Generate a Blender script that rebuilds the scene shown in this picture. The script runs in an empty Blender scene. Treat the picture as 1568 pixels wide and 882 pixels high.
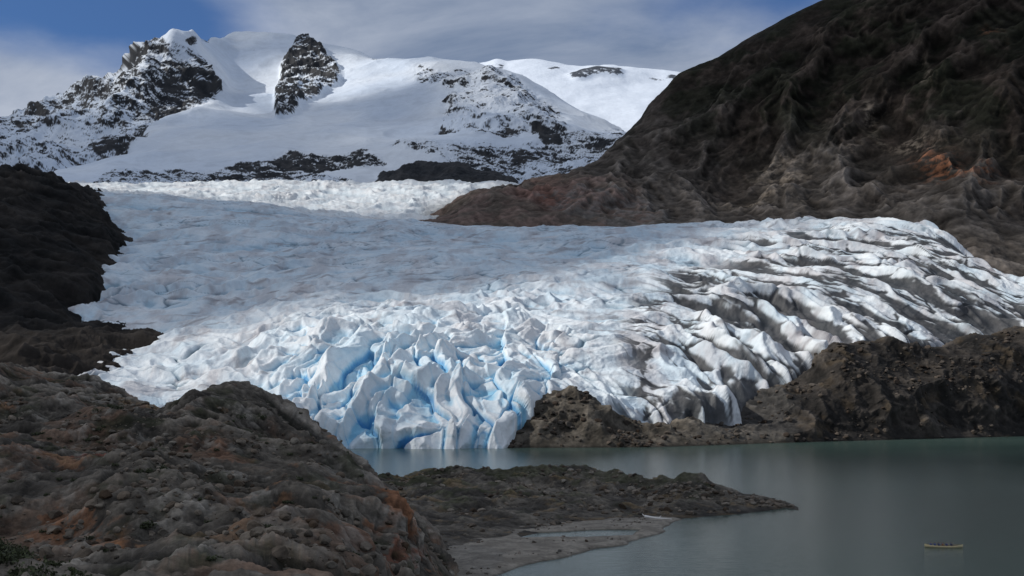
import bpy, bmesh, math, time
import numpy as np
from mathutils import Vector
from concurrent.futures import ThreadPoolExecutor
T0=time.time()
F=1681.; H=41.; CX=784.; CY=600.
rng=np.random.default_rng(11)
perm=rng.permutation(256).astype(np.int32); perm=np.concatenate([perm,perm,perm])
g3=rng.normal(size=(256,3)).astype(np.float32); g3/=np.linalg.norm(g3,axis=1)[:,None]
GX,GY,GZ=[np.ascontiguousarray(g3[:,i]) for i in range(3)]
EX=ThreadPoolExecutor(8)
def W(px,py,D): return np.stack([(px-CX)/F*D, D+0*px, H+(CY-py)/F*D],-1)
def perlin(x,y,z):
    xi=np.floor(x).astype(np.int32);yi=np.floor(y).astype(np.int32);zi=np.floor(z).astype(np.int32)
    xf=x-xi;yf=y-yi;zf=z-zi
    xi&=255;yi&=255;zi&=255
    f=lambda t:t*t*t*(t*(t*6-15)+10)
    u=f(xf);v=f(yf);w=f(zf)
    A=perm[xi];B=perm[xi+1]
    AA=perm[A+yi];AB=perm[A+yi+1];BA=perm[B+yi];BB=perm[B+yi+1]
    def g(h,dx,dy,dz):
        h=perm[h+zi+dz]
        return GX[h]*(xf-dx)+GY[h]*(yf-dy)+GZ[h]*(zf-dz)
    a=g(AA,0,0,0);a+=(g(BA,1,0,0)-a)*u
    b=g(AB,0,1,0);b+=(g(BB,1,1,0)-b)*u
    a+=(b-a)*v
    c=g(AA,0,0,1);c+=(g(BA,1,0,1)-c)*u
    b=g(AB,0,1,1);b+=(g(BB,1,1,1)-b)*u
    c+=(b-c)*v
    return (a+(c-a)*w)*1.6
def par(fn,P):
    sh=P.shape[:-1];Q=np.ascontiguousarray(P.reshape(-1,P.shape[-1]),dtype=np.float32)
    n=len(Q);k=40000
    ch=[Q[i:i+k] for i in range(0,n,k)]
    r=list(EX.map(fn,ch))
    if isinstance(r[0],tuple): return tuple(np.concatenate([a[i] for a in r]).reshape(sh+r[0][i].shape[1:]) for i in range(len(r[0])))
    return np.concatenate(r).reshape(sh)
def fbm(P,s,oct=5,seed=0,gain=.5,lac=2.03):
    def fn(P):
        r=0;a=1.;t=0
        for i in range(oct):
            k=np.float32(lac**i/s)
            r=r+np.float32(a)*perlin(P[:,0]*k+np.float32(seed*17.3+i*5.1),P[:,1]*k+np.float32(seed*7.7),P[:,2]*k+np.float32(i*3.3)); t+=a; a*=gain
        return (r/t*1.4).astype(np.float32)
    return par(fn,P)
def ridged(P,s,oct=5,seed=0,gain=.5,lac=2.07):
    def fn(P):
        r=0;a=1.;t=0;w=1.
        for i in range(oct):
            k=np.float32(lac**i/s)
            n=1-np.abs(perlin(P[:,0]*k+np.float32(seed*13.3+i*5.1),P[:,1]*k+np.float32(seed*9.7),P[:,2]*k+np.float32(i*3.3)))*1.6
            n=n*n*w; w=np.clip(n*1.6,0,1)
            r=r+a*n; t+=a; a*=gain
        return (r/t).astype(np.float32)
    return par(fn,P)
def voro(x,y,seed):
    tab=np.random.default_rng(seed).random((256,5)).astype(np.float32)
    def fn(Q):
        x=Q[:,0];y=Q[:,1]
        xi=np.floor(x).astype(np.int32);yi=np.floor(y).astype(np.int32)
        F1=np.full(x.shape,9.,np.float32);F2=F1.copy()
        cx=np.zeros_like(F1);cy=np.zeros_like(F1);hh=np.zeros(x.shape,np.int32)
        for dx in(-1,0,1):
            for dy in(-1,0,1):
                a=xi+dx;b=yi+dy
                h=perm[perm[a&255]+(b&255)]
                px=a+tab[h,0];py=b+tab[h,1]
                d=np.sqrt((px-x)**2+(py-y)**2)
                m=d<F1
                F2=np.where(m,F1,np.minimum(F2,d));F1=np.where(m,d,F1)
                cx=np.where(m,px,cx);cy=np.where(m,py,cy);hh=np.where(m,h,hh)
        return F1,F2,cx,cy,tab[hh,2:5]
    return par(fn,np.stack([x,y],-1))
def ss(a,b,x):
    t=np.clip((x-a)/(b-a),0,1); return t*t*(3-2*t)
def blur(A,n,it=2,ax=(0,1)):
    for _ in range(it):
        for x in ax:
            pad=[(0,0)]*A.ndim; pad[x]=(n+1,n)
            c=np.cumsum(np.pad(A,pad,mode='edge').astype(np.float64),axis=x)
            s1=[slice(None)]*A.ndim; s2=[slice(None)]*A.ndim
            s1[x]=slice(2*n+1,None); s2[x]=slice(0,-(2*n+1))
            A=((c[tuple(s1)]-c[tuple(s2)])/(2*n+1)).astype(np.float32)
    return A
def ledge(P,dirv,step,seed,warp=1.3,ws=14.):
    """tilted bedding: saw-tooth rock ledges, faded in and out"""
    d=np.array(dirv,np.float32);d/=np.linalg.norm(d)
    s=(P@d)/step+fbm(P,step*ws,4,seed,.45)*warp
    f=s-np.floor(s)
    return (ss(0,.25,f)-f)*ss(-.05,.4,fbm(P,step*6,4,seed+300,.6))
def inpoly(px,py,poly):
    r=np.zeros(px.shape,bool); n=len(poly)
    for i in range(n):
        x1,y1=poly[i];x2,y2=poly[(i+1)%n]
        if y1==y2: continue
        c=((y1>py)!=(y2>py))&(px<(x2-x1)*(py-y1)/(y2-y1)+x1)
        r^=c
    return r.astype(np.float32)
def patch(rows,nu,nseg,mode='px',sm=0):
    R=[]
    us=np.linspace(0,1,nu)
    lo=rows[0][0][0];hi=rows[0][-1][0]
    for row in rows:
        a=np.array(row,float)
        if mode=='px':
            t=(a[:,0]-lo)/(hi-lo)
        else:
            d=np.hypot(np.diff(a[:,0]),np.diff(a[:,1])); t=np.concatenate([[0],np.cumsum(d)]); t/=t[-1]
        q=[np.interp(us,t,a[:,i]) for i in range(3)]
        w=W(q[0],q[1],q[2])
        if sm: w=blur(w,sm,2,(0,))
        R.append(w)
    R=np.array(R)
    n=len(R);out=[]
    d=np.diff(R,axis=0)
    T=np.zeros_like(R); T[0]=d[0];T[-1]=d[-1]
    for i in range(1,n-1):
        a,b=d[i-1],d[i]
        T[i]=np.where(a*b>0,2*a*b/np.where(np.abs(a+b)<1e-9,1,a+b),0)
    for i in range(n-1):
        m=nseg[i]
        t=np.linspace(0,1,m,endpoint=(i==n-2))[:,None,None]
        h00=2*t**3-3*t**2+1;h10=t**3-2*t**2+t;h01=-2*t**3+3*t**2;h11=t**3-t**2
        out.append(h00*R[i]+h10*T[i]+h01*R[i+1]+h11*T[i+1])
    return np.concatenate(out,0).astype(np.float32)
def normals(P):
    du=np.gradient(P,axis=1);dv=np.gradient(P,axis=0)
    n=np.cross(du,dv); n/=np.linalg.norm(n,axis=-1,keepdims=True)+1e-9
    return n.astype(np.float32)
def smn(P,n):
    N=blur(normals(P),n);return N/np.linalg.norm(N,axis=-1,keepdims=True)
def survey(P):
    return CX+P[...,0]/P[...,1]*F, CY-(P[...,2]-H)/P[...,1]*F
def raw_mesh(name,V,q,col,mats,smooth=True,midx=None):
    me=bpy.data.meshes.new(name);k=q.shape[1]
    me.vertices.add(len(V));me.vertices.foreach_set('co',V.astype(np.float32).ravel())
    me.loops.add(q.size);me.loops.foreach_set('vertex_index',q.astype(np.int32).ravel())
    me.polygons.add(len(q))
    me.polygons.foreach_set('loop_start',(np.arange(len(q))*k).astype(np.int32))
    me.polygons.foreach_set('use_smooth',np.full(len(q),smooth,bool))
    me.update(calc_edges=True)
    ca=me.color_attributes.new('Col','FLOAT_COLOR','POINT')
    c=np.ones((len(V),4),np.float32);c[:,:col.shape[-1]]=col
    ca.data.foreach_set('color',c.ravel())
    me.materials.append(mats)
    ob=bpy.data.objects.new(name,me);bpy.context.scene.collection.objects.link(ob)
    return ob
def grid_obj(name,P,col,mat,flip=False,smooth=True):
    nv,nu=P.shape[:2]
    idx=np.arange(nv*nu).reshape(nv,nu)
    q=np.stack([idx[:-1,:-1],idx[:-1,1:],idx[1:,1:],idx[1:,:-1]],-1).reshape(-1,4)
    if flip:q=q[:,::-1]
    print(name,round(time.time()-T0,1))
    return raw_mesh(name,P.reshape(-1,3),q,np.clip(col,.004,.95).reshape(nv*nu,-1),mat,smooth)
def mixc(a,b,t):
    return np.asarray(a,np.float32)+(np.asarray(b,np.float32)-np.asarray(a,np.float32))*t[...,None]
C=lambda *a:np.array(a,np.float32)
el=math.radians(36);az=math.radians(-100)
SD=Vector((math.sin(az)*math.cos(el),math.cos(az)*math.cos(el),math.sin(el)))

# ---------------- materials
def mat_new(name):
    m=bpy.data.materials.new(name);m.use_nodes=True
    nt=m.node_tree
    return m,nt,nt.nodes['Principled BSDF']
def mat_col(name,rough,nscale,namp,bscale,bdist,spec=.3,detail=8,bstr=1.0):
    m,nt,b=mat_new(name);N=nt.nodes.new;L=nt.links.new
    at=N('ShaderNodeAttribute');at.attribute_name='Col'
    tc=N('ShaderNodeTexCoord')
    no=N('ShaderNodeTexNoise');no.inputs['Scale'].default_value=nscale;no.inputs['Detail'].default_value=detail;no.inputs['Roughness'].default_value=.70
    L(tc.outputs['Object'],no.inputs['Vector'])
    mr=N('ShaderNodeMapRange');mr.inputs[1].default_value=.32;mr.inputs[2].default_value=.68
    mr.inputs[3].default_value=1-namp;mr.inputs[4].default_value=1+namp
    L(no.outputs['Fac'],mr.inputs[0])
    vm=N('ShaderNodeVectorMath');vm.operation='SCALE'
    L(at.outputs['Color'],vm.inputs[0]);L(mr.outputs[0],vm.inputs['Scale'])
    L(vm.outputs[0],b.inputs['Base Color'])
    n2=N('ShaderNodeTexNoise');n2.inputs['Scale'].default_value=bscale;n2.inputs['Detail'].default_value=5;n2.inputs['Roughness'].default_value=.58
    L(tc.outputs['Object'],n2.inputs['Vector'])
    bp=N('ShaderNodeBump');bp.inputs['Distance'].default_value=bdist;bp.inputs['Strength'].default_value=bstr
    L(n2.outputs['Fac'],bp.inputs['Height']);L(bp.outputs[0],b.inputs['Normal'])
    b.inputs['Roughness'].default_value=rough
    b.inputs['Specular IOR Level'].default_value=spec
    return m
m_snow=mat_col('snow_and_rock',.8,.03,.06,.03,4.)
m_ice=mat_col('glacier_ice',.6,.15,.09,.25,1.0,.35)
m_mount=mat_col('mountain_rock',.95,.05,.45,.05,3.,.1)
m_shore=mat_col('shore_rock',.9,.22,.4,.3,.8,.2)
m_fore=mat_col('foreground_rock',.9,.9,.45,1.2,.28,.15)
m_pen=mat_col('peninsula_rock',.9,.6,.45,.8,.3,.2)
m_sand=mat_col('wet_gravel',.85,1.0,.3,2.,.1,.3)
m_plain=mat_col('matte_paint',.7,3,.08,5,.01,.3)

# ---------------- loose rocks
_bm=bmesh.new();bmesh.ops.create_icosphere(_bm,subdivisions=2,radius=1)
ICOV=np.array([v.co[:] for v in _bm.verts],np.float32);ICOF=np.array([[v.index for v in f.verts] for f in _bm.faces]);_bm.free()
_r=np.random.default_rng(5);TEM=[]
for k in range(8):
    v=ICOV.copy()
    for _ in range(9):
        n=_r.normal(size=3);n/=np.linalg.norm(n);d=(v@n);c=.45+.35*_r.random();v=v-np.maximum(d-c,0)[:,None]*n
    v*=_r.uniform(.7,1.2,3);TEM.append(v)
def scatter(name,P,ok,count,smin,smax,pw,base,mat,seed,dscale):
    r=np.random.default_rng(seed);den=fbm(P,dscale,3,seed+30);V=[];Fc=[];Co=[];o=0;n=0
    while n<count:
        i,j=ok[r.integers(len(ok))]
        if den[i,j]<r.uniform(-.2,.5): continue
        s=smin+(smax-smin)*r.random()**pw
        a=r.uniform(0,6.28);R=np.array([[math.cos(a),-math.sin(a),0],[math.sin(a),math.cos(a),0],[0,0,1]])
        v=TEM[r.integers(8)]@R.T*s*C(1,1,.75)+P[i,j]+C(0,0,s*.15)
        V.append(v);Fc.append(ICOF+o);o+=len(v)
        c=base*r.uniform(.4,1.8)+C(.03,.0,-.015)*r.random()*base[0]*5;Co.append(np.tile(c,(len(v),1)));n+=1
    raw_mesh(name,np.concatenate(V),np.concatenate(Fc),np.clip(np.concatenate(Co),.005,.9),mat,smooth=False)

# ---------------- snow mountain
def build_snow():
    x0,x1=-420,1120
    rows=[
     [(x0,310,3150),(x1,310,3150)],
     [(x0,282,3300),(560,284,3300),(780,284,3300),(900,272,3300),(x1,300,3300)],
     [(x0,262,3650),(0,255,3600),(150,262,3550),(340,252,3600),(560,243,3600),(700,250,3550),(780,258,3550),(900,245,3600),(960,235,3700),(x1,295,3700)],
     [(x0,250,4300),(0,226,4200),(100,215,4200),(200,195,4300),(300,175,4500),(400,182,4500),(600,175,4500),(750,165,4300),(860,185,4250),(960,214,4300),(x1,285,4300)],
     [(x0,240,4700),(0,200,4700),(120,165,4700),(220,120,4700),(300,105,4900),(360,128,5300),(420,140,5200),(520,130,5200),(640,125,5000),(750,125,4750),(860,170,4700),(960,206,4700),(x1,275,4700)],
     [(x0,232,5100),(0,187,5100),(50,169,5100),(100,146,5100),(150,118,5100),(190,97,5100),(222,67,5100),(250,63,5150),(265,47,5200),(285,48,5300),(318,58,5800),(360,55,6200),(420,52,6200),(450,53,6200),(466,62,6100),(500,68,6100),(530,80,6000),(575,94,5900),(640,100,5700),(700,102,5500),(740,106,5300),(800,128,5200),(860,158,5100),(900,178,5000),(962,201,4950),(1000,240,4950),(x1,270,4950)],
     [(x0,300,6200),(300,160,6600),(700,200,6600),(x1,350,6200)]]
    P=patch(rows,1300,[20,90,130,110,130,20],sm=3)
    px,py=survey(P);N=normals(P)
    w1=fbm(P,260,5,1,.6)*18;w2=fbm(P,260,5,2,.6)*11
    qx,qy=px+w1,py+w2
    def M(poly,b=4): return blur(inpoly(qx,qy,poly),b,2)
    ridge=M([(246,56),(290,72),(322,96),(344,128),(310,152),(270,168),(240,190),(200,225),(160,243),(100,256),(-100,285),(-420,300),(-420,210),(0,178),(60,160),(120,130),(180,92),(220,60)],5)
    ridge_d=M([(240,95),(300,88),(344,128),(300,155),(250,175),(200,225),(150,238),(130,215),(200,190),(240,150)],5)
    nun=blur(inpoly(px+w1*.5,py+w2*.4,[(467,52),(478,66),(492,72),(500,84),(516,100),(524,126),(505,136),(490,150),(462,158),(445,174),(419,183),(424,140),(434,100),(452,70)]),2,2)
    r1=M([(636,104),(700,104),(700,130),(640,132)]);r2=M([(700,104),(760,108),(865,165),(872,215),(760,206),(672,205),(676,150)])
    r3=M([(670,194),(700,196),(705,208),(670,207)],2);r4=M([(722,203),(790,203),(792,213),(725,213)],2);r5=M([(812,204),(858,204),(855,220),(820,219)],2)
    b1=M([(300,286),(345,256),(440,238),(570,230),(590,243),(500,256),(420,270),(335,289)],3)
    b2=M([(560,288),(590,260),(640,250),(720,256),(790,268),(800,292)],3)
    b3=M([(110,295),(150,272),(230,262),(320,262),(560,268),(560,292)],3); b4=M([(590,222),(780,228),(960,190),(970,240),(860,292),(700,255)],5)
    bl=M([(545,82),(576,94),(570,98)],2)+M([(374,68),(390,68),(390,73),(374,73)],2)+M([(280,55),(310,52),(312,62),(285,63)],2)
    cov=np.clip(ridge*.46+ridge_d*.22,0,1)
    for a,k in((nun,.66),(r1,.48),(r2,.42),(r3,.74),(r4,.74),(r5,.76),(b1,.76),(b2,1.1),(b3,.56),(b4,.50),(bl,.7)):
        cov=np.maximum(cov,a*k)
    rn=ridged(P,420,5,3)
    P=P+N*(rn-.45)[...,None]*(20+80*ridge+40*r2)[...,None]
    P=P+N*(fbm(P,700,3,5)*40*(1-ridge))[...,None]
    P=P+N*(nun*42*(.6+.8*ridged(P,120,4,6)))[...,None]
    det=fbm(P*C(1,1,.8),120,6,8,.66)
    P=P+N*(det*(12*np.clip(cov*2,0,1)+.8)*1.8)[...,None]
    P=P+N*(b2*18)[...,None]
    N2=normals(P)
    st=P.copy(); st[...,0]=P[...,0]*.8+P[...,2]*.5; st[...,2]*=.9
    n=fbm(st,50,6,12,.85)+.25*fbm(P,330,3,13)
    steep=1-np.clip(N2[...,2],0,1)
    v=cov+.75*n+(steep-.35)*.5*np.clip(cov*3,0,1)
    rock=ss(.46,.56,v)*ss(.08,.25,cov)
    rc=mixc(C(.018,.021,.026),C(.05,.05,.052),ss(-.4,.5,fbm(P,60,5,15,.65)))
    sn=mixc(C(.66,.74,.85),C(.80,.85,.91),ss(-.5,.5,fbm(P,500,3,16)))
    col=mixc(sn,sn*.92,ss(0,.5,fbm(P,90,4,19)))
    col=col+(rc-col)*rock[...,None]
    grid_obj('snow_mountain',P,col,m_snow)
build_snow()
def build_far():
    x0,x1=500,1500
    rows=[[(x0,300,6300),(x1,300,6300)],[(x0,200,7000),(x1,210,7000)],
     [(x0,150,8000),(840,135,8000),(1000,140,8000),(x1,170,8000)],
     [(x0,110,8800),(700,108,8800),(745,103,8800),(760,97,8800),(775,103,8800),(830,102,8800),(870,103,8800),(905,100,8800),(945,103,8800),(985,104,8800),(1045,114,8800),(1150,120,8800),(x1,150,8800)],
     [(x0,200,10000),(x1,200,10000)]]
    P=patch(rows,700,[40,80,120,15],sm=2);px,py=survey(P);N=normals(P)
    P=P+N*(fbm(P,900,4,31)*50)[...,None]
    w=fbm(P,300,4,32)
    q1=blur(inpoly(px+w*14,py+w*8,[(864,118),(905,102),(950,104),(952,116),(920,118),(880,127)]),3)
    q2=blur(inpoly(px+w*10,py+w*6,[(832,104),(860,104),(855,116),(838,114)]),3)*.5+blur(inpoly(px+w*10,py+w*6,[(985,104),(1040,112),(1040,120),(990,118)]),3)*.45+.45*blur(inpoly(px,py,[(740,100),(775,98),(775,108),(740,108)]),2)
    cov=np.maximum(q1*.7,q2)
    P=P+N*(q1*25)[...,None]
    rock=ss(.42,.56,cov+.6*fbm(P,110,5,35,.75))*ss(.05,.2,cov)
    col=mixc(C(.76,.82,.90),C(.07,.08,.095),rock)
    grid_obj('snow_field',P,col,m_snow)
build_far()

# ---------------- glacier
def build_glacier():
    x0,x1=60,1960
    rows=[
     [(x0,640,760),(240,640,760),(400,680,760),(520,720,760),(560,704,790),(760,700,790),(800,690,830),(900,690,850),(1100,690,900),(1200,650,960),(1300,590,1130),(1568,580,1280),(x1,560,1400)],
     [(x0,590,900),(200,584,900),(240,604,880),(350,600,860),(480,640,800),(530,668,790),(600,664,795),(700,660,797),(770,656,800),(830,612,850),(930,618,880),(1000,632,890),(1100,632,900),(1190,588,990),(1240,556,1050),(1290,528,1130),(1420,532,1200),(1568,516,1280),(x1,500,1400)],
     [(x0,540,1040),(240,535,1030),(400,530,1000),(520,520,960),(600,500,960),(700,500,970),(830,520,980),(1000,520,1010),(1150,500,1100),(1290,480,1220),(1420,485,1280),(1568,490,1340),(x1,465,1450)],
     [(x0,450,1280),(240,450,1280),(400,460,1220),(600,455,1180),(800,448,1200),(1000,440,1230),(1200,425,1330),(1400,430,1380),(1568,468,1390),(x1,440,1500)],
     [(x0,370,1560),(240,375,1560),(500,390,1500),(800,390,1480),(1000,380,1520),(1200,372,1580),(1400,375,1580),(1500,410,1520),(1568,446,1450),(x1,415,1600)],
     [(x0,290,1950),(140,296,1950),(280,311,1920),(400,321,1900),(520,334,1880),(640,343,1860),(700,349,1850),(900,351,1850),(1000,346,1850),(1150,340,1850),(1300,337,1850),(1440,344,1850),(1480,398,1650),(1568,436,1530),(x1,405,1700)],
     [(x0,292,2300),(280,305,2300),(640,338,2250),(700,352,2200),(1440,350,2200),(1500,410,1900),(x1,400,2100)],
     [(x0,282,2750),(280,283,2800),(440,281,2800),(760,281,2800),(900,300,2800),(x1,380,2700)],
     [(x0,280,3400),(760,280,3400),(x1,380,3400)]]
    P=patch(rows,1500,[60,230,210,180,150,40,80,10],sm=14)
    px,py=survey(P);N=smn(P,12)
    X=P[...,0];Y=P[...,1]
    Q=np.stack([X,Y,0*X],-1)
    wx=fbm(Q,170,3,40)*32+fbm(Q,55,3,58)*10;wy=fbm(Q,170,3,41)*32+fbm(Q,55,3,59)*10
    Z=0*X
    right=ss(900,1160,px+(py-450)*.3)
    cent=blur(ss(370,500,px)*(1-ss(800,920,px))*ss(450,560,py),14)
    upper=1-ss(360,530,py)
    lerp=lambda a,b,t:a+(b-a)*t
    def ax(th):
        c,s_=math.cos(th),math.sin(th)
        return (X+wx)*c+(Y+wy)*s_, -(X+wx)*s_+(Y+wy)*c
    def ridge(th,wl,st,seed,oct=4,g=.42):
        a,b=ax(th); return ridged(np.stack([a/st,b,Z],-1),wl,oct,seed,g)-.43
    def blocks(th,seed,sx,sy,tilt,cut):
        a,b=ax(th)
        F1,F2,cx,cy,r=voro(a/sx+50,b/sy+50,seed)
        g1=(r[...,0]-.5)*2;g2=(r[...,1]-.35)*2
        return (r[...,2]-.5)*.7+g1*(a/sx+50-cx)*tilt+g2*(b/sy+50-cy)*tilt, 1-ss(0,cut,F2-F1)
    rA=ridge(.30,64,2.4,3);rB=ridge(-.62,60,2.8,4);rC=ridge(1.25,50,2.2,5)
    rA2=ridge(-.6,25,2.2,13);rB2=ridge(-.85,23,2.4,14);rC2=ridge(1.1,20,2.0,15)
    rw=lerp(lerp(rA,rC,cent),rB,right);rs=lerp(lerp(rA2,rC2,cent),rB2,right)
    hA,cA=blocks(1.30,3,54,22,1.0,.07)
    hD,cD=blocks(1.0,5,21,10,1.0,.10)
    hC,cC=blocks(.12,8,60,17,.6,.10)
    hE,cE=blocks(-.62,9,62,18,.6,.12)
    cut=lerp(cC,cE,right)*ss(-.1,.35,fbm(Q,130,3,49))
    patchy=ss(-.45,.4,fbm(Q,200,3,44))
    amp=(.45+.6*patchy)*(1-.55*upper*(1-right*.6))
    back=ss(1980,2150,Y)*(px<900)
    d=amp*(rw*(18+6*right)+rs*(7.3+1.0*right))+cent*(hA*7+hD*2.7-cA*5)+(1-cent)*hD*.7*(1-.5*upper)-cut*3.4*(1-.4*upper)
    d=blur(d,1,1)
    d=d+back*(ridge(.1,42,1.8,16)*10)
    d+=fbm(Q,12,4,46,.55)*.8+fbm(Q,240,3,47)*10
    Pn=P+N*d[...,None]*.6+C(0,-.3,1.)*d[...,None]*.55
    cl=ss(630,665,py)
    P3=Pn+C(0,-1,0)*((ridged(Pn*C(1,.3,.6),24,5,48,.5)-.4)*8*cl)[...,None]
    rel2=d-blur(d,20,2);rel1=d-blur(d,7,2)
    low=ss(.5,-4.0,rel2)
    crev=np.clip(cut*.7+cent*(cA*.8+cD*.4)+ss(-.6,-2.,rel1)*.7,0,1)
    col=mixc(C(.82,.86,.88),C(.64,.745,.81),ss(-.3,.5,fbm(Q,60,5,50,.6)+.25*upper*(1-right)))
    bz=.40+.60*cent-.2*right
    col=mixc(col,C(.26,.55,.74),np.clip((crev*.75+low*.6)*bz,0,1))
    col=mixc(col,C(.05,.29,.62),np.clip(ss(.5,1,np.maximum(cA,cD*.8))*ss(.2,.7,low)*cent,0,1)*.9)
    dust=ss(-.1,.45,fbm(Q*C(1,.45,1),40,6,52,.68)+.08)
    col=mixc(col,C(.42,.35,.345),dust*(.46-.30*cent))
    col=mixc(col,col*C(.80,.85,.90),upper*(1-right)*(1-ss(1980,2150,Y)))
    a,b=ax(.3)
    thin=ss(.52,.85,ridged(np.stack([a/2.6,b,Z],-1),50,5,53,.6))
    col=mixc(col,C(.17,.14,.15),thin*.6*(1-.7*cent))
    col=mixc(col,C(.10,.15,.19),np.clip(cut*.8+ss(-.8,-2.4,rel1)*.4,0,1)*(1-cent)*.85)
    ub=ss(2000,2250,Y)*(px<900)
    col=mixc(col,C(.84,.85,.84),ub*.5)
    # moraine debris
    w=fbm(Q,120,4,54)*40
    reg=blur(inpoly(px+w,py+w*.5,[(965,490),(1010,410),(1180,362),(1300,340),(1445,340),(1600,430),(1960,430),(1960,600),(1270,570),(1190,620),(1100,665),(930,650),(950,560)]),14)
    a,b=ax(-.6)
    sN=fbm(np.stack([a/3.4,b,Z],-1),24,6,55,.62)*1.1+.25*fbm(Q,110,3,75)+.45*fbm(np.stack([a/9,b,Z],-1),46,4,79,.55)
    edge=blur(inpoly(px+w*.5,py+w*.25,[(1180,570),(1290,500),(1568,480),(1960,470),(1960,620),(1100,680),(930,650),(1000,612),(1120,618)]),8)
    core=blur(inpoly(px+w*.6,py+w*.3,[(1010,440),(1060,408),(1180,385),(1300,362),(1440,372),(1568,450),(1568,505),(1400,500),(1120,500),(1020,475)]),10)
    v=sN*1.0+low*.55+cE*.4-ss(-1,5,rel2)*.45+ss(-.5,-3,rel1)*.3
    dirt=ss(.07,.30,v+.22*edge+.24*core)*reg
    col=mixc(col,mixc(C(.020,.021,.024),C(.07,.068,.07),ss(-.3,.4,fbm(Q,20,4,57,.65))),np.clip(dirt*.95,0,1))
    gt=blur(inpoly(px+w*.4,py,[(640,330),(770,285),(700,330),(680,352)]),6)
    col=mixc(col,C(.3,.29,.27),gt*.7)
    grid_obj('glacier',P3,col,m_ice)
build_glacier()

# ---------------- right mountain
def build_right():
    x0,x1=600,2150
    rows=[
     [(x0,372,1960),(1440,372,1960),(1500,450,1640),(1568,490,1560),(x1,560,1500)],
     [(x0,362,2010),(690,352,2010),(860,353,2010),(1000,347,2000),(1300,341,1980),(1440,347,1900),(1470,400,1700),(1568,440,1600),(x1,470,1550)],
     [(x0,358,2100),(690,332,2100),(780,314,2120),(900,312,2120),(1000,318,2150),(1100,322,2200),(1300,300,2200),(1450,300,2000),(1568,350,1850),(x1,330,1800)],
     [(x0,356,2200),(690,326,2200),(770,296,2250),(880,279,2300),(940,275,2350),(1000,270,2400),(1100,255,2450),(1300,230,2400),(1450,220,2250),(1568,240,2150),(x1,180,2100)],
     [(x0,355,2300),(690,323,2300),(770,292,2350),(880,273,2450),(925,247,2550),(965,220,2600),(1000,195,2600),(1100,160,2600),(1300,110,2550),(1450,90,2450),(1568,80,2350),(x1,0,2200)],
     [(x0,354,2400),(690,322,2400),(720,304,2400),(770,290,2450),(880,271,2600),(925,243,2700),(965,207,2800),(1000,162,2800),(1040,118,2800),(1100,89,2850),(1150,57,2850),(1200,30,2850),(1250,4,2850),(1300,-18,2850),(1500,-70,2850),(x1,-220,2800)],
     [(x0,420,2900),(880,380,3300),(x1,100,3600)]]
    P=patch(rows,1400,[20,110,160,170,190,20],sm=7)
    px,py=survey(P);N=smn(P,10)
    acr=.80*P[...,0]-.6*P[...,2];dwn=.6*P[...,0]+.80*P[...,2]
    G=np.stack([acr,P[...,1]*.35,dwn*.35],-1)
    upm=ss(345,300,py)
    wv=fbm(P,150,4,77)[...,None]*C(30,0,10)
    gl=ridged(G+wv,200,5,60,.5)
    g2=ridged(G+wv,75,6,78,.52)
    top=ss(2830,2600,P[...,1])*.85+.15
    le=ledge(P,(-.35,-.2,1.),34,170);le2=ledge(P,(.8,-.2,.7),28,171)
    d=(gl-.42)*56*upm*top*(.4+.6*ss(960,1100,px))+(gl-.42)*8
    d=d+((g2-.4)*16*(.3+.7*upm)+le*6+le2*4.5+fbm(P,55,7,61,.5)*8)*top
    P=P+N*d[...,None]
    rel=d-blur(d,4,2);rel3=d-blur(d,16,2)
    w=fbm(P,200,6,63,.6)
    dark=mixc(C(.022,.018,.014),C(.056,.043,.035),ss(-.3,.5,fbm(P,90,7,64,.62)))
    grey=mixc(C(.065,.056,.048),C(.155,.135,.118),ss(-.3,.5,fbm(P,80,7,65,.62)))
    lowm=ss(130,320,py+w*110-(px-1200)*.10+ (gl-.4)*110)
    col=mixc(dark,grey,np.clip(lowm*.85,0,1))
    pink=blur(inpoly(px+w*30,py+w*20,[(600,360),(690,315),(880,268),(960,275),(1000,320),(1000,356),(700,360)]),8)
    pk=mixc(C(.10,.08,.065),C(.18,.125,.105),ss(-.3,.4,fbm(P,60,7,66,.62)))
    col=mixc(col,pk,pink*.85)
    rd=np.exp(-((px+w*35-845)/35)**2-((py+w*12-300)/16)**2);col=mixc(col,C(.22,.09,.065),rd*.5)
    gr=blur(inpoly(px+w*30,py+w*20,[(820,300),(980,290),(1050,345),(900,352)]),8)
    col=mixc(col,C(.15,.14,.13),gr*ss(-.2,.3,fbm(P,40,5,68,.65))*.7)
    for (cx,cy,rx,ry) in((1430,242,26,13),(1520,55,16,8),(1412,112,10,20),(1480,262,50,11),(1295,228,14,9),(1200,255,60,14),(1330,185,9,20),(1160,300,60,12),(1390,215,40,9)):
        m=np.exp(-((px+w*40-cx)/rx)**2-((py+w*30-cy)/ry)**2)*ss(-.2,.25,fbm(P*C(1,1,2),26,6,69,.7))
        col=mixc(col,C(.27,.115,.06) if cx in(1430,1520,1480) else C(.24,.195,.15),np.clip(m*1.3,0,1)*.8)
    grass=ss(-.02,.28,fbm(P,120,7,72,.58)+.10-.02*rel)*ss(280,160,py)
    col=mixc(col,C(.016,.018,.011),grass*.75)
    # relief shade painted into the colour: gullies darker, raised faces lighter
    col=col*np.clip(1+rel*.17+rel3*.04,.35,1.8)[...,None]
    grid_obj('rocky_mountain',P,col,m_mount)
build_right()

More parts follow.
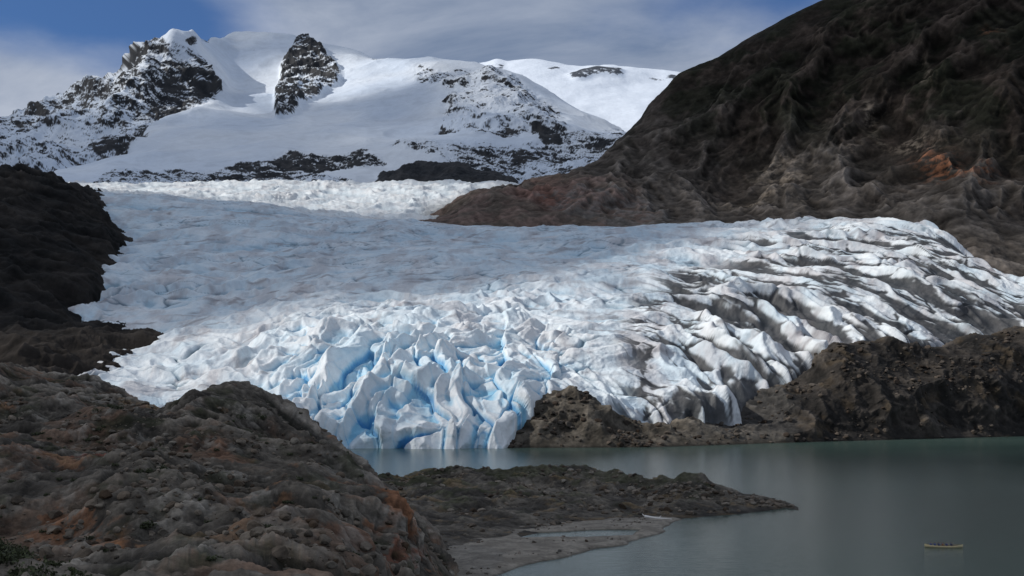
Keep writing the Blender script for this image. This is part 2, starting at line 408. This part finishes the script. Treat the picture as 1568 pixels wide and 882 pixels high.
# ---------------- left cliff
def build_left():
    rows=[
     [(150,285,2100),(190,330,1950),(215,380,1750),(230,430,1500),(205,480,1300),(275,505,1200),(285,540,1100),(225,575,1000),(235,640,900)],
     [(100,278,1750),(130,300,1700),(165,350,1600),(200,425,1420),(168,476,1280),(245,500,1130),(252,530,1040),(190,580,960),(190,640,860)],
     [(60,262,1700),(90,290,1600),(110,350,1450),(130,420,1300),(120,470,1200),(170,500,1080),(180,530,1000),(150,580,920),(140,640,840)],
     [(0,256,1650),(10,290,1500),(20,350,1350),(30,420,1230),(30,470,1130),(40,500,1030),(50,540,950),(40,580,890),(40,640,820)],
     [(-500,230,1600),(-500,290,1400),(-500,350,1250),(-500,420,1150),(-500,470,1050),(-500,500,980),(-500,540,900),(-500,580,850),(-500,640,800)]]
    P=patch(rows,420,[50,150,130,160],mode='chord',sm=8)
    top=P[:,:1]+np.linspace(0,1,30)[None,::-1,None]**1*C(-80,700,-150)
    P=np.concatenate([top[:,:-1],P],1)
    px,py=survey(P);N=-smn(P,8)
    s=np.sign((N*C(0,-1,.4)).sum(-1).mean());N=N*s
    d=(ridged(P*C(1,1,.7),190,5,80,.5)-.45)*20+(ridged(P,60,6,81,.55)-.4)*11+ledge(P,(.5,0,.8),24,172)*4+fbm(P,40,6,82,.55)*5
    P=P+N*d[...,None];rel=d-blur(d,5,2)
    col=mixc(C(.012,.012,.012),C(.033,.029,.026),ss(-.3,.6,fbm(P,60,7,83,.62)))
    col=mixc(col,C(.042,.034,.028),ss(470,520,py)*.5)*np.clip(1+rel*.15,.4,1.8)[...,None]  # last factor paints crevice shade into the cliff colour
    grid_obj('rock_cliff',P,col,m_mount,flip=(s<0))
build_left()

# ---------------- right shore
def build_shore():
    x0,x1=735,2100
    def wl(p,off=0):
        y=np.interp(p,[735,1000,1200,1568,2100],[686,685,678,668,655]); return y
    ks=[735,760,800,830,870,905,945,1000,1050,1100,1150,1190,1240,1290,1350,1420,1500,1568,1800,2100]
    z=lambda p,zz,D:CY-(zz-H)/D*F
    Dw=[H*F/(wl(p)-600) for p in ks]
    r0=[(p,z(p,-6,d-12),d-12) for p,d in zip(ks,Dw)]
    r1=[(p,z(p,.3,d),d) for p,d in zip(ks,Dw)]
    topy=dict(zip(ks,[690,684,640,606,600,600,634,642,645,645,618,592,562,522,520,528,514,505,490,470]))
    topD=[d+ (25 if p<770 else 55 if p<960 else 75 if p<1120 else 120) for p,d in zip(ks,Dw)]
    r2=[(p,.55*wl(p)+.45*topy[p]-(4 if p>1200 else 0),d+ .25*(td-d)) for p,d,td in zip(ks,Dw,topD)]
    r3=[(p,.2*wl(p)+.8*topy[p]-(3 if p>1200 else 0),d+.6*(td-d)) for p,d,td in zip(ks,Dw,topD)]
    r4=[(p,topy[p],td) for p,td in zip(ks,topD)]
    r5=[(p,topy[p]+45,td+120) for p,td in zip(ks,topD)]
    P=patch([r0,r1,r2,r3,r4,r5],1200,[10,90,130,80,30],sm=10)
    px,py=survey(P);N=smn(P,8)
    k=np.clip(P[...,2]/14,0.05,1)
    d=((ridged(P,75,4,90,.48)-.42)*13+(ridged(P,26,6,91,.55)-.4)*4+ledge(P,(.35,-.1,1),9,173)*1.4+ledge(P,(-.7,.1,.8),7,174)*1.)*k+fbm(P,20,7,92,.52)*2.6*np.clip(P[...,2]/6,.12,1)
    P=P+N*d[...,None];rel=d-blur(d,5,2)
    col=mixc(C(.019,.017,.015),C(.054,.046,.039),ss(-.3,.5,fbm(P,30,7,93,.62)))
    w=fbm(P,40,5,94)
    lt=blur(inpoly(px+w*15,py+w*10,[(760,690),(830,598),(910,598),(1000,640),(1190,655),(1250,690)]),6)
    col=mixc(col,mixc(C(.07,.06,.046),C(.16,.138,.11),ss(-.3,.4,fbm(P,14,7,95,.62))),lt*.75)
    mo=blur(inpoly(px+w*20,py+w*10,[(1050,640),(1200,590),(1230,640),(1200,672),(1060,668)]),8)
    col=mixc(col,C(.07,.067,.063),mo*.5)
    wet=ss(2.0,.3,P[...,2]);col=col*(1-.5*wet)[...,None]
    col=mixc(col,C(.08,.055,.028),ss(.1,.45,fbm(P,30,6,96,.62))*.35*(px>1200))
    col=col*np.clip(1+rel*.4,.4,1.8)[...,None]  # painted relief shade: hollows darkened, high spots lightened
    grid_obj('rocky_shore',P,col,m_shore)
    ok=np.argwhere((px>760)&(px<1600)&(P[...,2]>.5)&(np.arange(P.shape[0])[:,None]<300))
    scatter('shore_boulders',P,ok,1500,.5,3.6,4,C(.06,.052,.044),m_shore,61,40)
build_shore()

# ---------------- peninsula
def build_pen():
    z=lambda zz,D:CY-(zz-H)/D*F
    ks=[520,620,640,750,890,905,940,1000,1040,1080,1130,1180,1208,1225]
    ty=[735,730,724,722,716,717,728,739,731,733,750,763,773,781]
    tD=[440,440,440,445,450,450,440,430,420,415,405,398,392,380]
    fD=[250,255,258,295,335,338,345,350,352,358,366,378,388,380]
    r0=[(p,z(-3,d+45),d+45) for p,d in zip(ks,tD)]
    r1=[(p,min(y+6,z(-.5,d+22)),d+22) for p,y,d in zip(ks,ty,tD)]
    r2=[(p,y,d) for p,y,d in zip(ks,ty,tD)]
    r3=[]
    for p,y,d,f in zip(ks,ty,tD,fD):
        zt=H+(CY-y)/F*d; dm=d-.45*(d-f)*.6-2; zm=max(zt*.62,-.3); r3.append((p,z(zm,dm),dm))
    r4=[(p,z(.9 if p<1190 else -.8,f+10*(p<1190)-3),f+10*(p<1190)-3) for p,f in zip(ks,fD)]
    r5=[(p,z(-3,f-14),f-14) for p,f in zip(ks,fD)]
    P=patch([r5,r4,r3,r2,r1,r0],1100,[30,210,170,40,20],sm=8)
    N=smn(P,6)
    k=np.clip(P[...,2]/5,.05,1)
    d=((ridged(P,34,5,100,.5)-.42)*4.8+(ridged(P,11,5,109,.55)-.4)*1.5+ledge(P,(.3,-.2,1),3.2,175)*.6)*k+fbm(P,9,7,102,.55)*1.2*np.clip(P[...,2]/2,.1,1)
    P=P+N*d[...,None];rel=d-blur(d,4,2)
    col=mixc(C(.045,.04,.034),C(.15,.132,.108),ss(-.3,.5,fbm(P,14,8,103,.64)))
    col=mixc(col,C(.042,.047,.02),ss(.0,.4,fbm(P,16,6,104,.62)+.1*(P[...,2]-5))*.6)
    col=mixc(col,C(.18,.125,.065),ss(.1,.45,fbm(P,12,6,105,.64))*.5)
    wet=ss(1.0,.2,P[...,2]);col=col*(1-.45*wet)[...,None]
    col=col*np.clip(1+rel*1.1,.4,1.8)[...,None]  # shade of the hollows painted into the vertex colour
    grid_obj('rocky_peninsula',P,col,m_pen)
    ok=np.argwhere((P[...,2]>.3)&(np.arange(P.shape[0])[:,None]<420))
    scatter('peninsula_boulders',P,ok,2600,.2,1.7,4,C(.12,.108,.09),m_pen,62,22)
    nx,ny=450,500
    X,Y=np.meshgrid(np.linspace(-75,60,nx),np.linspace(215,372,ny))
    Pb=np.stack([X,Y,0*X],-1).astype(np.float32)
    px=CX+X/Y*F;py=CY+H/Y*F
    w=fbm(Pb,18,5,106)
    m=inpoly(px+w*14,py+w*4,[(560,786),(800,786),(960,790),(1046,793),(1036,803),(1010,818),(950,832),(880,850),(810,864),(760,884),(720,920),(560,960)])
    inl=inpoly(px+w*10,py+w*3,[(800,817),(900,812),(985,812),(965,821),(880,825),(800,826)])
    m=blur(m,5,2)-blur(inl,3,2)*.62
    Pb[...,2]=-1.0+m*1.7+fbm(Pb,6,5,107,.6)*.12
    c=mixc(C(.17,.15,.122),C(.29,.26,.215),ss(-.3,.4,fbm(Pb,7,7,108,.7)))
    c=c*(1-.5*ss(.35,.02,Pb[...,2]))[...,None]
    grid_obj('gravel_beach',Pb,c,m_sand)
    ok=np.argwhere(Pb[...,2]>.05)
    scatter('beach_stones',Pb,ok,900,.12,.7,5,C(.13,.12,.105),m_pen,63,14)
build_pen()

# ---------------- foreground
def build_fore():
    crest=[(-700,520,300),(-300,540,320),(0,557,330),(100,567,320),(190,583,310),(240,612,300),(300,607,280),(355,602,265),(400,617,260),(480,655,255),(515,684,250),(550,706,245),(595,744,240),(640,776,235),(672,822,225),(700,870,210),(730,930,190),(900,1050,160)]
    back=[(p,y+90 if p<560 else y+120,d+70) for p,y,d in crest]
    m1=[(-700,600,240),(0,630,240),(100,640,235),(240,660,230),(355,650,215),(480,700,205),(560,752,200),(640,840,190),(690,895,180),(740,950,165),(900,1080,140)]
    m2=[(-700,700,170),(0,720,170),(240,740,165),(355,745,160),(480,780,150),(560,830,145),(650,905,140),(740,990,130),(900,1150,110)]
    m3=[(-700,820,105),(0,840,105),(240,850,105),(480,885,100),(650,980,95),(900,1250,80)]
    m4=[(-700,960,60),(0,980,60),(480,1020,55),(900,1400,45)]
    m5=[(-700,1330,12),(900,1500,12)]
    P=patch([m5,m4,m3,m2,m1,crest,back],1800,[15,40,270,280,250,40],sm=8)
    px,py=survey(P);N=smn(P,10)
    dist=P[...,1]; a=ss(30,90,dist)
    B=P@np.array([[.85,.1,-.5],[0,1,.1],[.5,.1,.85]],np.float32).T
    l1=ledge(P,(.45,-.25,1),4.5,177);l2=ledge(P,(-.8,-.2,.8),3.6,178);l3=ledge(P,(.5,-.2,1),1.4,179)
    d=(ridged(P,75,4,111,.45)-.42)*8+(ridged(P*C(1,1,1.2),24,6,112,.5)-.4)*3.6+l1*1.0+l2*.8+l3*.3+fbm(P,9.,8,113,.52)*1.4
    F1,F2,cx,cy,r=voro(P[...,0]/1.8+fbm(P,4,3,116),P[...,1]/2.6,9)
    d=d+(r[...,0]-.5)*.4*ss(0,.15,F2-F1)*ss(-.1,.3,fbm(P,30,3,114))
    d=d*a
    P=P+N*d[...,None]
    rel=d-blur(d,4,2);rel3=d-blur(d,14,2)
    col=mixc(C(.034,.030,.025),C(.135,.117,.095),ss(-.4,.45,fbm(B*C(.6,.7,1.4),12,9,115,.65)))
    oi=ss(.1,.45,fbm(P,22,8,117,.64)+.02)
    col=mixc(col,C(.145,.078,.046),oi*.5)
    w=fbm(P,12,7,118,.64)
    for(cx_,cy_,rx,ry,cc) in((140,728,40,12,(.12,.034,.022)),(150,815,50,15,(.24,.112,.052)),(245,835,34,13,(.25,.14,.075)),(590,805,44,18,(.17,.075,.036)),(615,850,34,16,(.14,.053,.03)),(30,830,36,12,(.18,.078,.038)),(470,820,60,12,(.17,.095,.055)),(360,718,50,8,(.155,.088,.056)),(400,790,50,8,(.18,.10,.056)),(540,860,60,12,(.15,.08,.05)),(100,790,60,7,(.19,.09,.046)),(330,860,60,10,(.18,.11,.065)),(230,620,30,10,(.16,.11,.065))):
        m=np.exp(-((px+w*50-cx_)/rx)**2-((py+w*36-cy_)/ry)**2)
        col=mixc(col,C(*cc),np.clip(ss(.25,.65,m+w*.6),0,1)*.75)
    lg=ss(.08,.40,fbm(B*C(.5,.6,1.5),7,8,119,.66));col=mixc(col,C(.23,.21,.18),lg*.55)
    col=mixc(col,C(.030,.032,.016),np.clip(ss(.08,.40,fbm(P,11,8,122,.62)-.3*rel)*.65,0,1))
    col=col*np.clip(1+rel*1.5+rel3*.3,.3,1.9)[...,None]  # crack and hollow shade painted in, raised rock lightened
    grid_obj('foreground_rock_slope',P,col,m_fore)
    return P,px,py
FP,FPX,FPY=build_fore()
fpx,fpy=survey(FP)
scatter('boulders',FP,np.argwhere((fpx>-60)&(fpx<700)&(fpy>600)&(fpy<900)&(FP[...,1]>60)&(FP[...,1]<300)),4200,.16,1.2,5,C(.12,.107,.088),m_fore,5,25)

# ---------------- shrubs
def build_shrubs():
    r=np.random.default_rng(8)
    m,nt,b=mat_new('shrub_leaves');N=nt.nodes.new
    at=N('ShaderNodeAttribute');at.attribute_name='Col';nt.links.new(at.outputs['Color'],b.inputs['Base Color']);b.inputs['Roughness'].default_value=.8
    spots=[]
    for(x,y,s,n) in((20,868,2.0,12),(60,885,1.6,10),(5,850,1.5,6),(110,890,1.2,6),(225,812,1.0,3),(140,668,1.2,4),(245,720,1.0,3),(450,735,.9,2),(385,640,1.2,3),(175,625,1.5,4),(330,850,.7,2),(60,665,1.0,3)):
        for _ in range(n):
            tx=x+r.normal()*s*14;ty=y+r.normal()*s*5
            d=(fpx-tx)**2+(fpy-ty)**2+(FP[...,1]<50)*1e6+(FP[...,1]>330)*1e6
            i=np.unravel_index(np.argmin(d),d.shape);spots.append((FP[i],s*r.uniform(.5,1)))
    for _ in range(200):
        while True:
            i=r.integers(FP.shape[0]);j=r.integers(FP.shape[1])
            if -50<fpx[i,j]<700 and 600<fpy[i,j]<890 and 60<FP[i,j,1]<310: break
        spots.append((FP[i,j],r.uniform(.2,.6)))
    V=[];Co=[]
    for c,s in spots:
        n=int(170*min(s,1.3)+20)
        q=r.normal(size=(n,3));q/=np.linalg.norm(q,axis=1)[:,None];q*=(r.random((n,1))**.4)
        q=q*np.array([1.1,1.1,.7])*s*(1+.3*np.sin(q[:,:1]*7+s*9));q[:,2]=np.abs(q[:,2])
        L=.10+.05*s
        t=r.normal(size=(n,2,3));t/=np.linalg.norm(t,axis=2)[...,None]
        ctr=q+c
        V.append(np.stack([ctr+t[:,0]*L,ctr+t[:,1]*L*.7,ctr-t[:,0]*L,ctr-t[:,1]*L*.7],1).reshape(-1,3))
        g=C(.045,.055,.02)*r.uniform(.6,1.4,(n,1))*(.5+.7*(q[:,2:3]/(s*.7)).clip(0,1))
        Co.append(np.repeat(g,4,axis=0))
    V=np.concatenate(V);Co=np.concatenate(Co)
    raw_mesh('shrubs',V,np.arange(len(V)).reshape(-1,4),Co,m,smooth=False)
build_shrubs()

# ---------------- drift log
def build_bits():
    def tube(pts,rad,k=10):
        pts=np.array(pts,float);n=len(pts);V=[]
        for i in range(n):
            t=pts[min(i+1,n-1)]-pts[max(i-1,0)];t/=np.linalg.norm(t)
            a=np.cross(t,[0,0,1.]);a/=np.linalg.norm(a)+1e-9;b=np.cross(t,a)
            for j in range(k):
                an=2*math.pi*j/k;V.append(pts[i]+(a*math.cos(an)+b*math.sin(an))*rad[i]*(1+.12*math.sin(3*j+i)))
        f=[[i*k+j,i*k+(j+1)%k,(i+1)*k+(j+1)%k,(i+1)*k+j] for i in range(n-1) for j in range(k)]
        return np.array(V),np.array(f)
    D=350;cx=(988-CX)/F*D
    V1,f1=tube([(cx,D+1,1.1),(cx+1.5,D+.6,.95),(cx+3,D,.8),(cx+5.5,D-.8,.62),(cx+8.3,D-1.4,.55)],[.5,.42,.36,.3,.14])
    V2,f2=tube([(cx+.3,D+.9,1.1),(cx-.5,D+1.1,1.6),(cx-.8,D+1.3,2.0)],[.25,.16,.05])
    V3,f3=tube([(cx+4.0,D-.3,.7),(cx+4.8,D+.4,1.1),(cx+5.2,D+.8,1.5)],[.12,.08,.03])
    Vv=np.concatenate([V1,V2,V3]);ff=np.concatenate([f1,f2+len(V1),f3+len(V1)+len(V2)])
    raw_mesh('driftwood_log',Vv,ff,np.tile(C(.8,.78,.74),(len(Vv),1)),m_plain)
build_bits()

# ---------------- canoe with paddlers
def build_boat():
    D=H*F/(838-600.);bx=(1445-CX)/F*D
    root=bpy.data.objects.new('raft_canoe',None);bpy.context.scene.collection.objects.link(root)
    root.location=(bx,D,0);root.rotation_euler=(0,0,math.radians(-6))
    n=28;prof=[(1,.50),(1.02,.38),(.95,.1),(.6,-.14),(0,-.2),(-.6,-.14),(-.95,.1),(-1.02,.38),(-1,.50),(-.9,.48),(-.82,.18),(-.5,.05),(0,.02),(.5,.05),(.82,.18),(.9,.48)]
    V=[]
    for i in range(n):
        t=-1+2*i/(n-1);x=t*4.9;w=1.15*max(1-abs(t)**3.2,0)**.7+.03;sh=.36*abs(t)**3
        for(a,b) in prof: V.append((x,a*w,b+sh*(1 if b>.3 else .8)))
    k=len(prof);f=[[i*k+j,(i+1)*k+j,(i+1)*k+(j+1)%k,i*k+(j+1)%k] for i in range(n-1) for j in range(k)]
    V=np.array(V);col=np.tile(C(.80,.66,.38),(len(V),1));inn=(np.arange(len(V))%k)>=9
    col[inn]=C(.12,.1,.07)
    hull=raw_mesh('hull',V,np.array(f),col,m_plain);hull.parent=root
    xs=(-3.4,-2.4,-1.4,-.4,.6,1.8)
    for i,x in enumerate(xs):
        bm=bmesh.new();bmesh.ops.create_cube(bm,size=1);bmesh.ops.scale(bm,vec=(.28,1.8,.05),verts=bm.verts);bmesh.ops.bevel(bm,geom=bm.edges[:],offset=.015,segments=2,affect='EDGES')
        me=bpy.data.meshes.new('thwart_%d'%(i+1));bm.to_mesh(me);bm.free();me.materials.append(m_thw)
        o=bpy.data.objects.new('thwart_%d'%(i+1),me);o.location=(x,0,.42);o.parent=root;bpy.context.scene.collection.objects.link(o)
    def person(pos,side,jc,lean):
        s=side
        pts=[(0,0,.50),(.02+lean*.3,0,.72),(.05+lean*.6,0,.95),(.06+lean*.7,0,1.10),(.08+lean*.7,0,1.20),(.09+lean*.7,0,1.33),
             (.05+lean*.6,.17,.98),(.16+lean,.30,.76),(.42+lean,.30,.72 if s>0 else 1.0),
             (.05+lean*.6,-.17,.98),(.16+lean,-.30,.76),(.42+lean,-.30,.72 if s<0 else 1.0),
             (.04,.11,.48),(.44,.15,.56),(.50,.15,.16),(.68,.15,.12),(.04,-.11,.48),(.44,-.15,.56),(.50,-.15,.16),(.68,-.15,.12)]
        ed=[(0,1),(1,2),(2,3),(3,4),(4,5),(2,6),(6,7),(7,8),(2,9),(9,10),(10,11),(0,12),(12,13),(13,14),(14,15),(0,16),(16,17),(17,18),(18,19)]
        rad=[.15,.18,.19,.07,.11,.09,.08,.06,.045,.08,.06,.045,.1,.085,.06,.05,.1,.085,.06,.05]
        me=bpy.data.meshes.new('person');me.from_pydata(pts,ed,[]);me.update()
        o=bpy.data.objects.new('tmp',me);bpy.context.scene.collection.objects.link(o)
        md=o.modifiers.new('s','SKIN')
        sv=me.skin_vertices[0].data
        for i,rr in enumerate(rad): sv[i].radius=(rr,rr);sv[i].use_root=(i==0)
        o.modifiers.new('u','SUBSURF').levels=2
        bpy.context.view_layer.update()
        dg=bpy.context.evaluated_depsgraph_get();m2=bpy.data.meshes.new_from_object(o.evaluated_get(dg))
        bpy.data.objects.remove(o)
        nv=len(m2.vertices);co=np.zeros(nv*3,np.float32);m2.vertices.foreach_get('co',co);co=co.reshape(-1,3)
        cc=np.tile(C(.03,.035,.05),(nv,1));cc[(co[:,2]>.6)]=jc
        cc[co[:,2]>1.08]=C(.45,.3,.22);cc[(co[:,2]>1.30)|((co[:,2]>1.15)&(co[:,0]<.05+lean*.7))]=C(.05,.035,.025)
        cc[(co[:,0]>.37+lean)&(co[:,2]>.66)]=C(.45,.3,.22)
        ca=m2.color_attributes.new('Col','FLOAT_COLOR','POINT');c4=np.ones((nv,4),np.float32);c4[:,:3]=cc;ca.data.foreach_set('color',c4.ravel())
        m2.materials.clear();m2.materials.append(m_plain)
        for p in m2.polygons:p.use_smooth=True
        p=bpy.data.objects.new('person',m2);p.location=pos;p.parent=root;bpy.context.scene.collection.objects.link(p)
        bm=bmesh.new()
        bmesh.ops.create_cone(bm,segments=8,radius1=.018,radius2=.018,depth=1.5,cap_ends=True)
        g=bmesh.ops.create_uvsphere(bm,u_segments=10,v_segments=6,radius=.5)
        bmesh.ops.scale(bm,vec=(.18,.03,.5),verts=g['verts']);bmesh.ops.translate(bm,vec=(0,0,-.85),verts=g['verts'])
        mm=bpy.data.meshes.new('paddle');bm.to_mesh(mm);bm.free();mm.materials.append(m_thw)
        q=bpy.data.objects.new('paddle',mm);q.parent=p;q.location=(.44+lean,s*.28,.80);q.rotation_euler=(s*.5,.05,0);bpy.context.scene.collection.objects.link(q)
    jcs=[C(.02,.06,.26),C(.02,.05,.22),C(.02,.06,.28),C(.03,.08,.28),C(.02,.02,.03),C(.02,.05,.2),C(.02,.06,.22),C(.3,.12,.03),C(.02,.04,.15),C(.02,.05,.2),C(.02,.06,.2),C(.02,.03,.08)]
    k=0
    for i,x in enumerate(xs):
        for s in(1,-1):
            person((x+.08*s,.46*s,-.03),s,jcs[k],.05*(k%3));k+=1
m_thw,_,b_=mat_new('varnished_wood');b_.inputs['Base Color'].default_value=(.25,.15,.07,1);b_.inputs['Roughness'].default_value=.5
build_boat()

# ---------------- lake
def build_lake():
    bpy.ops.mesh.primitive_circle_add(vertices=96,radius=14000,fill_type='NGON',location=(0,0,0))
    ob=bpy.context.object;ob.name='lake_water'
    m,nt,b=mat_new('silty_lake_water');N=nt.nodes.new;L=nt.links.new
    tc=N('ShaderNodeTexCoord');mp=N('ShaderNodeMapping');mp.inputs['Scale'].default_value=(.35,1,1)
    L(tc.outputs['Object'],mp.inputs[0])
    n=N('ShaderNodeTexNoise');n.inputs['Scale'].default_value=.5;n.inputs['Detail'].default_value=6;n.inputs['Roughness'].default_value=.6;L(mp.outputs[0],n.inputs['Vector'])
    bp=N('ShaderNodeBump');bp.inputs['Distance'].default_value=.16;bp.inputs['Strength'].default_value=1
    L(n.outputs['Fac'],bp.inputs['Height']);L(bp.outputs[0],b.inputs['Normal'])
    n2=N('ShaderNodeTexNoise');n2.inputs['Scale'].default_value=.006;n2.inputs['Detail'].default_value=6;L(mp.outputs[0],n2.inputs['Vector'])
    r=N('ShaderNodeValToRGB');r.color_ramp.elements[0].color=(.036,.068,.058,1);r.color_ramp.elements[1].color=(.066,.108,.092,1)
    r.color_ramp.elements[0].position=.35;r.color_ramp.elements[1].position=.65
    L(n2.outputs['Fac'],r.inputs[0]);L(r.outputs[0],b.inputs['Base Color'])
    b.inputs['Roughness'].default_value=.18;b.inputs['IOR'].default_value=1.33
    ob.data.materials.append(m)
build_lake()

# ---------------- unseen cloud sheet, added to shade the land; gaps shaped to let sun through
def build_shade_clouds():
    ZC=2700.
    nx,ny=300,260
    X,Y=np.meshgrid(np.linspace(-9500,7000,nx),np.linspace(-5000,6500,ny))
    P=np.stack([X,Y,ZC+0*X],-1).astype(np.float32)
    zg=np.interp(Y,[-5000,900,1900,3000,4500,6000],[20,60,300,560,1150,1900])
    t=(ZC-zg)/SD.z
    gx=X-SD.x*t;gy=Y-SD.y*t
    zg=np.interp(gy,[-5000,900,1900,3000,4500,6000],[20,60,300,560,1150,1900]);t=(ZC-zg)/SD.z
    gx=X-SD.x*t;gy=Y-SD.y*t
    Gp=np.stack([gx,gy,0*gx],-1)
    gx=gx+fbm(Gp,700,4,140)*120;gy=gy+fbm(Gp,700,4,141)*120
    def E(cx,cy,rx,ry,k=1.):
        return k*ss(1.5,.6,np.sqrt(((gx-cx)/rx)**2+((gy-cy)/ry)**2))
    lit=np.zeros_like(gx)
    for e in((80,980,400,210,1.),(-330,960,170,140,.6),(400,1270,240,290,.95),(640,1560,280,300,.85),(-500,2650,560,330,.9),(-1450,4750,260,300,.85),(-900,5300,560,400,.95),(-1750,5000,500,350,.5),(300,4700,450,500,.42),(100,5500,500,400,.5),(-300,4000,350,200,.12),(900,8000,1500,900,.9),(950,2150,600,250,.28),(1100,2350,400,250,.18)):
        lit=np.maximum(lit,E(*e))
    den=np.clip(1-lit,0,1)*(.92+.08*fbm(Gp,500,4,142))
    m=ss(-9500,-8600,X)*ss(7000,6200,X)*ss(-5000,-4200,Y)*ss(6500,6250,Y)
    den=np.clip(den*m,0,.96)
    P[...,2]+=fbm(P,900,4,143)*60
    mt=bpy.data.materials.new('shade_cloud_sheet');mt.use_nodes=True;nt=mt.node_tree;nt.nodes.clear();N=nt.nodes.new;L=nt.links.new
    o=N('ShaderNodeOutputMaterial');tr=N('ShaderNodeBsdfTransparent');tl=N('ShaderNodeBsdfTranslucent');tl.inputs[0].default_value=(.34,.37,.42,1)
    at=N('ShaderNodeAttribute');at.attribute_name='Col';mx=N('ShaderNodeMixShader')
    sp=N('ShaderNodeSeparateColor');L(at.outputs['Color'],sp.inputs[0]);L(sp.outputs[0],mx.inputs[0])
    L(tr.outputs[0],mx.inputs[1]);L(tl.outputs[0],mx.inputs[2]);L(mx.outputs[0],o.inputs[0])
    grid_obj('shade_cloud_deck',P,np.repeat(den[...,None],3,-1).astype(np.float32),mt)
build_shade_clouds()

# ---------------- world
def build_world(sdir):
    w=bpy.data.worlds.new('World');bpy.context.scene.world=w;w.use_nodes=True
    nt=w.node_tree;nt.nodes.clear();N=nt.nodes.new;L=nt.links.new
    out=N('ShaderNodeOutputWorld')
    sky=N('ShaderNodeTexSky');sky.sky_type='NISHITA';sky.sun_disc=False
    sky.sun_elevation=math.asin(sdir.z);sky.sun_rotation=math.atan2(sdir.x,sdir.y)
    tint=N('ShaderNodeVectorMath');tint.operation='MULTIPLY';tint.inputs[1].default_value=(.22,.52,.95);L(sky.outputs[0],tint.inputs[0])
    b1=N('ShaderNodeBackground');b1.inputs[1].default_value=.085;L(tint.outputs[0],b1.inputs[0])
    tc=N('ShaderNodeTexCoord')
    sep=N('ShaderNodeSeparateXYZ');L(tc.outputs['Generated'],sep.inputs[0])
    zz=N('ShaderNodeMath');zz.operation='MAXIMUM';zz.inputs[1].default_value=0;L(sep.outputs[2],zz.inputs[0])
    za=N('ShaderNodeMath');za.inputs[1].default_value=.16;L(zz.outputs[0],za.inputs[0])
    cb=N('ShaderNodeCombineXYZ');
    for i in(0,1):
        d=N('ShaderNodeMath');d.operation='DIVIDE';L(sep.outputs[i],d.inputs[0]);L(za.outputs[0],d.inputs[1]);L(d.outputs[0],cb.inputs[i])
    L(sep.outputs[2],cb.inputs[2])
    n=N('ShaderNodeTexNoise');n.inputs['Scale'].default_value=1.3;n.inputs['Detail'].default_value=8;n.inputs['Roughness'].default_value=.6;n.inputs['Distortion'].default_value=.5
    L(cb.outputs[0],n.inputs['Vector'])
    n3=N('ShaderNodeTexNoise');n3.inputs['Scale'].default_value=2.;n3.inputs['Detail'].default_value=7;L(cb.outputs[0],n3.inputs['Vector'])
    ramp=N('ShaderNodeValToRGB');ramp.color_ramp.elements[0].position=.36;ramp.color_ramp.elements[1].position=.60
    ramp.color_ramp.elements[0].color=(.17,.23,.35,1);ramp.color_ramp.elements[1].color=(.44,.49,.59,1)
    L(n.outputs['Fac'],ramp.inputs[0])
    b2=N('ShaderNodeBackground');b2.inputs[1].default_value=1.0;L(ramp.outputs[0],b2.inputs[0])
    def hole(px,py,r,fz):
        v=Vector(((px-CX)/F,1,(CY-py)/F)).normalized()
        s=N('ShaderNodeVectorMath');s.operation='SUBTRACT';L(tc.outputs['Generated'],s.inputs[0]);s.inputs[1].default_value=v
        m=N('ShaderNodeVectorMath');m.operation='MULTIPLY';m.inputs[1].default_value=(1,1,fz);L(s.outputs[0],m.inputs[0])
        l=N('ShaderNodeVectorMath');l.operation='LENGTH';L(m.outputs[0],l.inputs[0])
        a=N('ShaderNodeMath');a.operation='MULTIPLY_ADD';L(n3.outputs['Fac'],a.inputs[0]);a.inputs[1].default_value=.35;L(l.outputs['Value'],a.inputs[2])
        mr=N('ShaderNodeMapRange');mr.interpolation_type='SMOOTHSTEP';mr.inputs[1].default_value=r+.12;mr.inputs[2].default_value=r+.29
        mr.inputs[3].default_value=1;mr.inputs[4].default_value=0;L(a.outputs[0],mr.inputs[0]);return mr.outputs[0]
    h1=hole(90,12,.13,4.0);h2=hole(1205,-8,.03,2.2)
    mx=N('ShaderNodeMath');mx.operation='MAXIMUM';L(h1,mx.inputs[0]);L(h2,mx.inputs[1])
    ml=N('ShaderNodeMath');ml.operation='MULTIPLY';ml.inputs[1].default_value=.92;L(mx.outputs[0],ml.inputs[0])
    ms=N('ShaderNodeMixShader');L(ml.outputs[0],ms.inputs[0]);L(b2.outputs[0],ms.inputs[1]);L(b1.outputs[0],ms.inputs[2])
    L(ms.outputs[0],out.inputs[0])
build_world(SD)
ld=bpy.data.lights.new('sun','SUN');ld.energy=3.2;ld.angle=math.radians(.5);ld.color=(1,.96,.9)
lo=bpy.data.objects.new('sun',ld);lo.rotation_euler=SD.to_track_quat('Z','Y').to_euler();lo.location=(0,0,3000);bpy.context.scene.collection.objects.link(lo)
cd=bpy.data.cameras.new('camera');cd.sensor_width=36;cd.lens=36*F/1568;cd.shift_y=(600-441)/1568;cd.clip_start=.5;cd.clip_end=60000
co=bpy.data.objects.new('camera',cd);co.location=(0,0,H);co.rotation_euler=(math.radians(90),0,0)
bpy.context.scene.collection.objects.link(co);bpy.context.scene.camera=co
sc=bpy.context.scene;sc.view_settings.view_transform='Standard';sc.view_settings.look='None';sc.view_settings.exposure=0
print('total',time.time()-T0)
